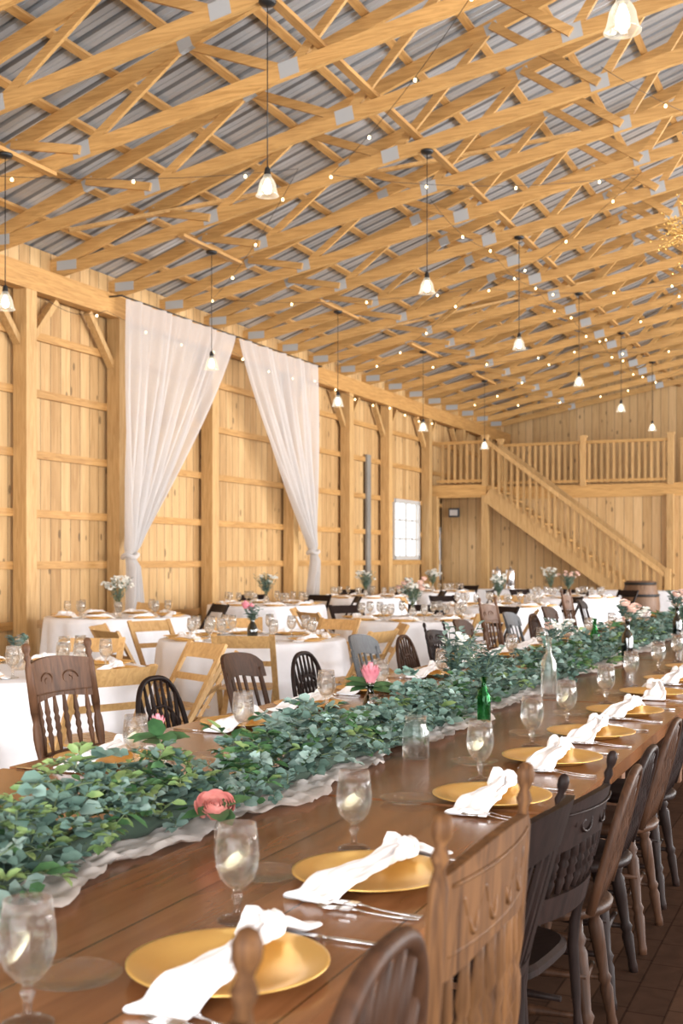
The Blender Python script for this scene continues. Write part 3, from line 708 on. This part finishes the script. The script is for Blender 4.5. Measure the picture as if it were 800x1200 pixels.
# flowers & vases
def protea(bb,at,r=.035,h=.09):
    at=Vector(at)
    for ring,(n,rr,zz,L,op) in enumerate(((8,.4,0,.55,1.1),(10,.9,.0,.8,.6),(11,1.,-.05,.95,.32),(9,.6,.1,.9,.12),(6,.3,.15,.85,.02))):
        for i in range(n):
            a=2*pi*(i+.5*ring)/n; o=Vector((math.cos(a),math.sin(a),0))
            bb.leaf(at+o*r*rr*.5+Vector((0,0,zz*h)),o*op+Vector((0,0,1)),-o,h*L,h*.24,.2,-.12)
def rose(bb,at,r=.035,rings=5,lean=(.2,-.3,1)):
    at=Vector(at); q=Vector((0,0,1)).rotation_difference(Vector(lean).normalized()).to_matrix()
    for k in range(rings):
        n=3+k; rr=r*(.28+.72*k/(rings-1)) ; th1=2.55-.75*k/(rings-1); fl=.0+.5*k/(rings-1)
        for i in range(n):
            ph=2*pi*i/n+k*.9; w=1.25*2*pi/n/2; vs=[];fs=[]
            for a in range(6):
                t=a/5; th=.35+(th1-.35)*t
                for c in range(6):
                    s=c/5*2-1; ww=w*math.sin(.45+1.9*t)*1.0
                    rad=rr*math.sin(th)+(rr*fl*max(0,t-.6)**1*1.2)+.002*i
                    zz=-rr*math.cos(th)*1.05-(.12*rr*abs(s)**2*t)
                    vs.append(q@Vector((rad*math.cos(ph+s*ww),rad*math.sin(ph+s*ww),zz))+at)
            for a in range(5):
                for c in range(5): o=a*6+c; fs.append((o,o+1,o+7,o+6))
            bb.add(vs,fs,True)
vas={'jar':[(0,0),(.036,0),(.04,.004),(.041,.08),(.036,.095),(.032,.10),(.032,.125),(.034,.125),(.034,.128),(.030,.128),(.030,.1),(.038,.08),(.037,.006),(0,.005)],
 'bud':[(0,0),(.026,0),(.030,.01),(.030,.05),(.022,.075),(.013,.09),(.013,.115),(.017,.12),(.015,.12),(.011,.112),(.011,.09),(.028,.05),(0,.006)],
 'bottle':[(0,0),(.035,0),(.037,.006),(.037,.16),(.030,.19),(.014,.215),(.013,.27),(.016,.275),(.016,.285),(.011,.285),(.011,.215),(.034,.16),(.034,.008),(0,.007)]}
def vase(kind,x,y,z,mat,label,sc_=1.,nm='bud_vase',cat='vase'):
    b=B(); b.lathe([(r*sc_,h*sc_) for r,h in vas[kind]],24); return ob(nm,b.mesh(nm,[mat]),None,(x,y,z),0,None,label,cat)
def flower(kind,x,y,z0,h,mat,label,lean=(0,0),leaves=2,size=1.,nm='protea_flower',lsize=1.,lv=None):
    e=ob(nm,None,None,(x,y,z0),0,None,label,'flower'); top=Vector((lean[0],lean[1],h))
    b=B(); b.tube([(0,0,.01),(lean[0]*.3,lean[1]*.3,h*.5),top],.0025,6); ob('stem',b.mesh('stem',[M_stem]),e)
    b=B()
    if kind=='protea': protea(b,top,.035*size,.09*size)
    else: rose(b,top,.035*size,6,lean=(.35,-.55,1))
    ob('bloom',b.mesh('bloom',[mat]),e)
    dirs=lv or [(math.cos(a),math.sin(a),U(.0,.6)) for a in [U(0,6.3) for _ in range(leaves)]]
    for dv in dirs:
        b=B(); b.leaf(top*U(.75,.95),dv,(0,-.3,1),.09*lsize,.05*lsize,.12,.2); ob('leaf',b.mesh('leaf',[M_lf[2]]),e)
def bouquet(x,y,z,h,r,kinds,label,n=26,seed=0):
    rs=random.Random(seed); b=B(); 
    for i in range(n):
        a=rs.uniform(0,6.3); q=rs.uniform(.2,1); tip=Vector((math.cos(a)*r*q,math.sin(a)*r*q,h*rs.uniform(.65,1.05)))
        b.m=0; b.tube([(0,0,.0),tip*.5+Vector((0,0,h*.12)),tip],.0015,4)
        k=rs.choice(kinds)
        if k=='leaf':
            for s in range(12):
                t=.3+.7*s/11; p=tip*t; aa=rs.uniform(0,6.3); b.m=rs.choice((1,2,2)); b.leaf(p,(math.cos(aa),math.sin(aa),rs.uniform(0,.8)),(0,0,1),.045,.026,.2,.1)
        elif k=='rose': b.m=4; rose(b,tip,.026,4)
        elif k=='white': 
            b.m=5
            for s in range(5): rose(b,tip+Vector((rs.uniform(-.03,.03),rs.uniform(-.03,.03),rs.uniform(-.02,.02))),.011,2)
        elif k=='protea': b.m=6; protea(b,tip,.03,.07)
    return ob('flower_bouquet',b.mesh('flower_bouquet',[M_stem,M_lf[0],M_lf[1],M_lf[2],M_blush,M_white,M_pink]),None,(x,y,z),0,None,label,'flowers')
vase('bud',-1.80,2.90,TZ,M_glass,'small clear glass bud vase beside the garland',1.15)
flower('protea',-1.80,2.90,TZ,.19,M_pink,'small pink bud among broad glossy green leaves in a vase',(-.02,-.02),0,.5,nm='leafy_stem',lsize=1.0,lv=[(1,.2,.25),(.8,.9,.5),(.9,-.5,.1),(-.8,-.5,.2),(-.3,-1,.1),(-1,.4,.2),(.1,-.5,.9)])
vase('bud',-1.40,2.50,TZ,M_glass,'small clear bud vase holding a coral rose',.62)
flower('rose',-1.40,2.50,TZ,.082,M_coral,'open coral rose in a small bud vase',(-.01,-.01),5,.92,'garden_rose')
vase('jar',-1.375,3.78,TZ,M_glass,'clear glass mason jar beside the garland',1.12,'glass_jar','jar')
vase('bud',-1.93,4.74,TZ,M_amber,'small dark glass bud vase',1.1)
flower('protea',-1.93,4.74,TZ,.14,M_pink,'pink protea flower with green leaves in a dark vase',(0,0),14,1.0,lsize=1.25)
vase('bottle',-1.39,4.62,TZ,M_green,'green glass bottle vase in the garland',.72,'bottle','bottle')
bouquet(-1.39,4.62,TZ+.16,.16,.11,['leaf','leaf','leaf'],'loose green foliage in a green bottle',12,3)
vase('bud',-1.74,4.3,TZ,M_glass,'clear bud vase in the garland',1.2)
bouquet(-1.68,5.1,TZ+.10,.26,.12,['leaf','leaf','leaf','white'],'white filler flowers and fern sprigs',18,4)
vase('bottle',-1.39,5.7,TZ,M_glass,'tall clear glass bottle standing in the garland',1.02,'bottle','bottle')
vase('bottle',-1.38,7.75,TZ,M_amber,'dark glass bottle with roses',1.0,'bottle','bottle')
bouquet(-1.38,7.75,TZ+.27,.12,.07,['rose','leaf','leaf'],'blush roses in a dark bottle',9,5)
vase('bottle',-1.38,10.0,TZ,M_amber,'dark glass bottle standing in the garland',1.0,'bottle','bottle')
bouquet(-1.38,10.0,TZ+.27,.14,.09,['rose','leaf','leaf'],'blush roses and leaves in a dark bottle',10,6)
vase('bottle',-1.70,8.3,TZ,M_green,'green glass bottle standing in the garland',.9,'bottle','bottle')
for i,(x,y,k) in enumerate(((-1.65,6.9,['rose','leaf','leaf','white']),(-1.55,8.8,['rose','leaf','leaf']),(-1.65,9.5,['leaf','white']),(-1.5,11.2,['rose','leaf','leaf']),(-1.55,12.4,['rose','leaf']))):
    vase('bud',x,y,TZ,M_glass,'clear bud vase standing in the garland',1.2)
    bouquet(x,y,TZ+.10,.20,.11,k,'mixed blush flowers and leaves in a bud vase',14,20+i)
# ============================================================ ROUND TABLES
def rtable(Rr,n,seed):
    r=random.Random(seed); ph=r.uniform(0,6)
    prof=[(0,TZ),(Rr*.5,TZ),(Rr-.01,TZ),(Rr+.004,TZ-.006)]+[(Rr+.012+.05*t,TZ-.006-(TZ-.016)*t) for t in(.08,.2,.35,.5,.65,.8,.92,1)]
    def rip(k,t):
        if k<4: return 0
        q=(k-3)/8; return q**.7*(.045*math.sin(n*t+ph+.8*math.sin(3*t))+.015*math.sin(2*n*t+1))
    b=B(); b.lathe(prof,120,rip=rip)
    tp=B(); tp.lathe([(0,TZ-.03),(Rr-.02,TZ-.03),(Rr-.02,TZ-.008),(0,TZ-.008)],40)
    ped=B(); ped.lathe([(0,0),(.3,0),(.3,.03),(.06,.06),(.05,.3),(.06,.7),(.25,.72),(0,.72)],20)
    return Proto([('tablecloth',b,M_tc),('tabletop',tp,M_nat),('pedestal',ped,M_dark)])
D=math.radians
RT=[(-4.67,5.83,.78,'n',[-75,-30,15,60,105,150,-165,-120]),(-4.72,8.95,.78,'n',[-64,-125,-158,165,-12,35,80,125]),(-8.0,11.8,.84,'d',None),(-8.05,15.7,.86,'d',None),(-4.62,12.6,.84,'m',None),(-7.95,19.3,.86,'d',None),(-4.78,16.6,.86,'d',None),(-8.0,23,.86,'d',None),(-4.7,20.7,.86,'d',None)]
for i,(x,y,r_,kind,angs) in enumerate(RT):
    rtable(r_,13+i%3,i).put('round_table','round banquet table with floor-length white tablecloth','table',(x,y,0),group='round banquet tables')
    A=[D(a) for a in angs] if angs else [.3+i*.37+2*pi*k/8 for k in range(8)]
    cam_a=math.atan2(-y,-x)
    for k,a in enumerate(A):
        c,s=math.cos(a),math.sin(a); px,py=x+c*(r_-.19),y+s*(r_-.19)
        P_ch.put('charger_plate','gold charger plate on a white tablecloth','plate',(px,py,TZ+.001),group='gold charger plates')
        P_nap[k%4].put('napkin','white linen napkin tied in a knot on a charger','napkin',(px,py,TZ+.0015),a+U(-.3,.3),group='knotted white napkins',scale=.8)
        a2=a+.36; gob(x+math.cos(a2)*(r_-.26),y+math.sin(a2)*(r_-.26),TZ+.0005)
        if k%2: gob(x+math.cos(a2)*(r_-.40),y+math.sin(a2)*(r_-.40),TZ+.0005)
        rr=r_+.27; cx,cy=x+c*rr,y+s*rr
        if cx<-8.95 or cx>-3.25: continue
        dd=math.cos(a-cam_a)
        if kind=='d' and dd>.0: continue
        if kind=='m' and dd>.95: continue
        p=C_fn if kind=='n' or (kind=='m' and dd>-.2) or (i in(2,6) and k%2) else C_fd
        lb='natural wood slatted folding chair' if p is C_fn else 'dark wood slatted folding chair'
        p.put('folding_chair',lb+' at a round table','chair',(cx,cy,0),a+pi/2+U(-.12,.12),group='folding chairs',merged=(i>4))
    ks=[['leaf'],['leaf','protea','leaf'],['white','leaf','white'],['leaf','leaf','white'],['leaf','rose','leaf','white'],['leaf','leaf','white'],['leaf','white'],['leaf','white'],['leaf','leaf','rose']][i]
    vase('bud',x,y,TZ+.0005,M_amber if i in(1,) else M_glass,'small glass vase at the centre of a round table',1.5)
    bouquet(x,y,TZ+.12,(.10,.15)[i] if i<2 else .32,.18 if i>1 else .08,ks,'airy centrepiece of greenery in a small vase',(4,10)[i] if i<2 else 36,40+i)
def rect_table(L,W):
    b=B(); n=80; rows=[(1.,TZ),(1.0,TZ-.01)]+[(1.+.05*t,TZ-.01-(TZ-.02)*t) for t in(.2,.5,.8,1)]
    vs=[];fs=[]
    for k,(q,z) in enumerate(rows):
        for i in range(n):
            t=i/n*4; sd=int(t); f=t-sd
            P_=[(-1+2*f,-1),(1,-1+2*f),(1-2*f,1),(-1,1-2*f)][sd]
            w=1+(.02*math.sin(i*1.9) if k>2 else 0)
            vs.append((P_[0]*(L/2+(q-1)*.8)*w,P_[1]*(W/2+(q-1)*.8)*w,z))
    fs.append(tuple(range(n)))
    for k in range(len(rows)-1):
        for i in range(n): a=k*n+i;c=k*n+(i+1)%n; fs.append((a,a+n,c+n,c))
    b.add(vs,fs); P=[('tablecloth',b,M_tc)]
    for sx in(-1,1):
        for sy in(-1,1): lg=B(); lg.box((sx*(L/2-.1),sy*(W/2-.1),.36),(.04,.04,.7)); P.append(('leg',lg,M_black))
    return Proto(P)
rb=rect_table(2.4,.76)
for x,y in((-6.6,25.6),(-4.1,25.7)):
    rb.put('buffet_table','rectangular buffet table with white cloth near the stairs','table',(x,y,0),group='buffet tables')
for i,(x,y) in enumerate(((-7.4,25.6),(-7.1,25.6))):
    b=B(); b.lathe([(0,0),(.12,0),(.12,.03),(.10,.05),(.11,.08),(.11,.40),(.10,.43),(.04,.46),(.02,.47),(.02,.50),(0,.50)],20); sp=B(); sp.tube([(.1,0,.1),(.16,0,.1),(.17,0,.07)],.012,6)
    Proto([('body',b,M_silver),('spout',sp,M_black)]).put('coffee_urn','polished metal coffee urn on a buffet table','coffee urn',(x,y,TZ+.001),-1.2,group='coffee urns')
bouquet(-6.2,25.6,TZ,.45,.25,['leaf','white'],'tall greenery on a buffet table',40,77)
b=B(); b.lathe([(0,0),(.25,0),(.28,.1),(.33,.3),(.345,.45),(.33,.6),(.28,.8),(.25,.9),(.23,.9),(.23,.87),(0,.87)],28); P=[('body',b,M_rust)]
for z,r_ in((.06,.272),(.25,.322),(.62,.33),(.83,.277)): hp=B(); hp.lathe([(r_,z),(r_+.006,z),(r_+.006,z+.045),(r_,z+.045)],28); P.append(('hoop',hp,M_black))
Proto(P).put('wine_barrel','old oak wine barrel with dark iron hoops','barrel',(-4.0,23.9,0),scale=1.1)
b=B(); b.box((0,0,0),(.26,.08,.22)); fr=B(); fr.box((0,-.05,0),(.19,.03,.14))
Proto([('frame',b,M_slate),('picture',fr,M_ceram)]).put('wall_sign','small framed board hanging on the board wall','sign',(-9.15,27.9,2.55))
# ============================================================ PENDANTS
def pendant(x,y,zb,zt):
    cn=B(); cn.lathe([(0,0),(.07,0),(.075,-.015),(.06,-.035),(.01,-.045),(0,-.045)][::-1],20,at=(0,0,zt-zb))
    cd=B(); cd.tube([(0,0,.12),(0,0,(zt-zb)-.03)],.005,6)
    so=B(); so.lathe([(0,.17),(.012,.17),(.024,.15),(.030,.10),(.030,.08),(0,.08)][::-1],16)
    sh=B(); sh.lathe([(.030,.105),(.036,.085),(.054,.060),(.068,.03),(.075,-.01),(.086,-.05),(.096,-.066),(.094,-.066),(.083,-.048),(.073,-.01),(.066,.03),(.052,.058),(.030,.082)],28)
    bl=B(); bl.lathe([(0,-.050),(.024,-.042),(.036,-.016),(.036,.006),(.026,.038),(.014,.07),(0,.07)],16)
    Proto([('canopy',cn,M_black),('cord',cd,M_black),('socket',so,M_black),('lamp_shade',sh,M_shade),('bulb',bl,M_bulb2)]).put('pendant_lamp','black cord pendant lamp with clear glass bell shade, lit','lamp',(x,y,zb),group='pendant lamps')
for k in range(6): pendant(-4.45,8.70+3.9*k,4.45,bz(9.5-4.45)-.07)
for k in range(5):
    yy=9.30+4.0*k
    pendant(-7.6,yy,3.90,bz(1.9)-.11)
    b=B(); b.box((-7.6,yy,bz(1.9)-.09),(.09,1.5,.038)); ob('mounting_board',b.mesh('mounting_board',[M_ty]),label='short pine board bridging two trusses above a lamp',cat='beam',kind='structure',group='lamp mounting boards')
for k in range(2): pendant(-1.11,6.1+3.9*k,4.15,bz(8.39)-.07)
def strand(anchors,sag,sp=1.0,label='string of small warm globe lights draped from the trusses'):
    e=ob('string_lights',None,None,anchors[0],0,None,label,'string lights',group='string lights'); o=Vector(anchors[0]); pts=[]
    for a,c in zip(anchors,anchors[1:]):
        a=Vector(a);c=Vector(c); n=max(6,int((c-a).length/.3))
        for i in range(n): t=i/n; pts.append(a+(c-a)*t-Vector((0,0,sag*4*t*(1-t)))-o)
    pts.append(Vector(anchors[-1])-o)
    w=B(); w.tube(pts,.003,5); ob('wire',w.mesh('wire',[M_black]),e)
    bb=B(); bb.lathe([(0,-.046),(.010,-.042),(.0155,-.031),(.013,-.02),(.008,-.010),(0,-.010)],10); me=bb.mesh('bulb',[M_bulb])
    acc=0
    for p,q in zip(pts,pts[1:]):
        acc+=(q-p).length
        if acc>=sp: acc=0; ob('bulb',me,e,loc=q)
def trz(x): return bz(x-XL)-.09
strand([(-9.2,12.0,4.62),(-9.2,13.3,4.72),(-9.2,16.8,4.72),(-9.2,20.2,4.75),(-9.2,24.0,4.68),(-9.2,27,4.68)],.12,.9)
def zig(x0,x1,y0,y1,n,sag,sp=1.):
    strand([((x0 if i%2==0 else x1),(y0+(y1-y0)*i/(n-1)),trz(x0 if i%2==0 else x1)) for i in range(n)],sag,sp)
zig(-8.6,-5.7,8.7,31,8,.12,1.2); zig(-5.5,-2.6,6.1,31,9,.14,1.2); zig(-2.4,-.9,12,31,6,.14,1.1)
strand([(-4.9,14+2.6*k,trz(-4.9)) for k in range(7)],.12,1.0)
b=B(); rs=random.Random(5); bd=B()
for i in range(90):
    v=Vector((rs.gauss(0,1),rs.gauss(0,1),rs.gauss(0,.8))).normalized(); L=rs.uniform(.20,.36); m=v*L*.55+Vector((rs.uniform(-.05,.05),rs.uniform(-.05,.05),rs.uniform(-.05,.05)))
    b.tube([v*.03,m,v*L],[.004,.0025,.0018],5)
    for t in(.5,.75,1): bd.lathe([(0,-.01),(.009,0),(0,.01)],6,at=v*L*t)
cd=B(); cd.tube([(0,0,0),(0,0,bz(8.4)-.05-3.72)],.006,6)
Proto([('branches',b,M_gold,'stuff'),('beads',bd,M_gold,'stuff'),('cord',cd,M_black)]).put('chandelier','gold twig starburst chandelier hanging over the table','chandelier',(-1.06,8.7,3.72))
# ============================================================ LIGHT + CAMERA
w=bpy.data.worlds.new('world'); sc.world=w; w.use_nodes=True; bg=w.node_tree.nodes['Background']; bg.inputs[0].default_value=(.95,.97,1.,1); bg.inputs[1].default_value=2.8
def area(name,loc,rot,sx,sy,p,c=(.99,.99,1.)):
    l=bpy.data.lights.new(name,'AREA'); l.shape='RECTANGLE'; l.size=sx; l.size_y=sy; l.energy=p; l.color=c
    o=bpy.data.objects.new(name,l); o.location=loc; o.rotation_euler=rot; col.objects.link(o)
area('added_fill_back',(0,Y0-.3,2.2),(math.radians(103),0,0),12,4.0,1600)  # added area lamp behind the back opening, brightens the room
for k,y in enumerate((3,13.5,24)): area('added_fill_side',(XR+.3,y,2.2),(math.radians(102),0,math.radians(90)),8,3.8,(1400,2200,2700)[k])  # added area lamps, tilted up to brighten ceiling and far end
cam=bpy.data.cameras.new('camera'); co=bpy.data.objects.new('camera',cam); col.objects.link(co); sc.camera=co
co.location=(0,0,1.42); co.rotation_euler=(pi/2,0,math.atan(610/1400)); cam.lens=42; cam.sensor_width=36; cam.sensor_fit='AUTO'; cam.shift_y=55/1200; cam.clip_start=.05
cam.dof.use_dof=True; cam.dof.focus_distance=4.2; cam.dof.aperture_fstop=5.6
sc.view_settings.view_transform='Standard'; sc.view_settings.look='None'; sc.view_settings.exposure=0.0
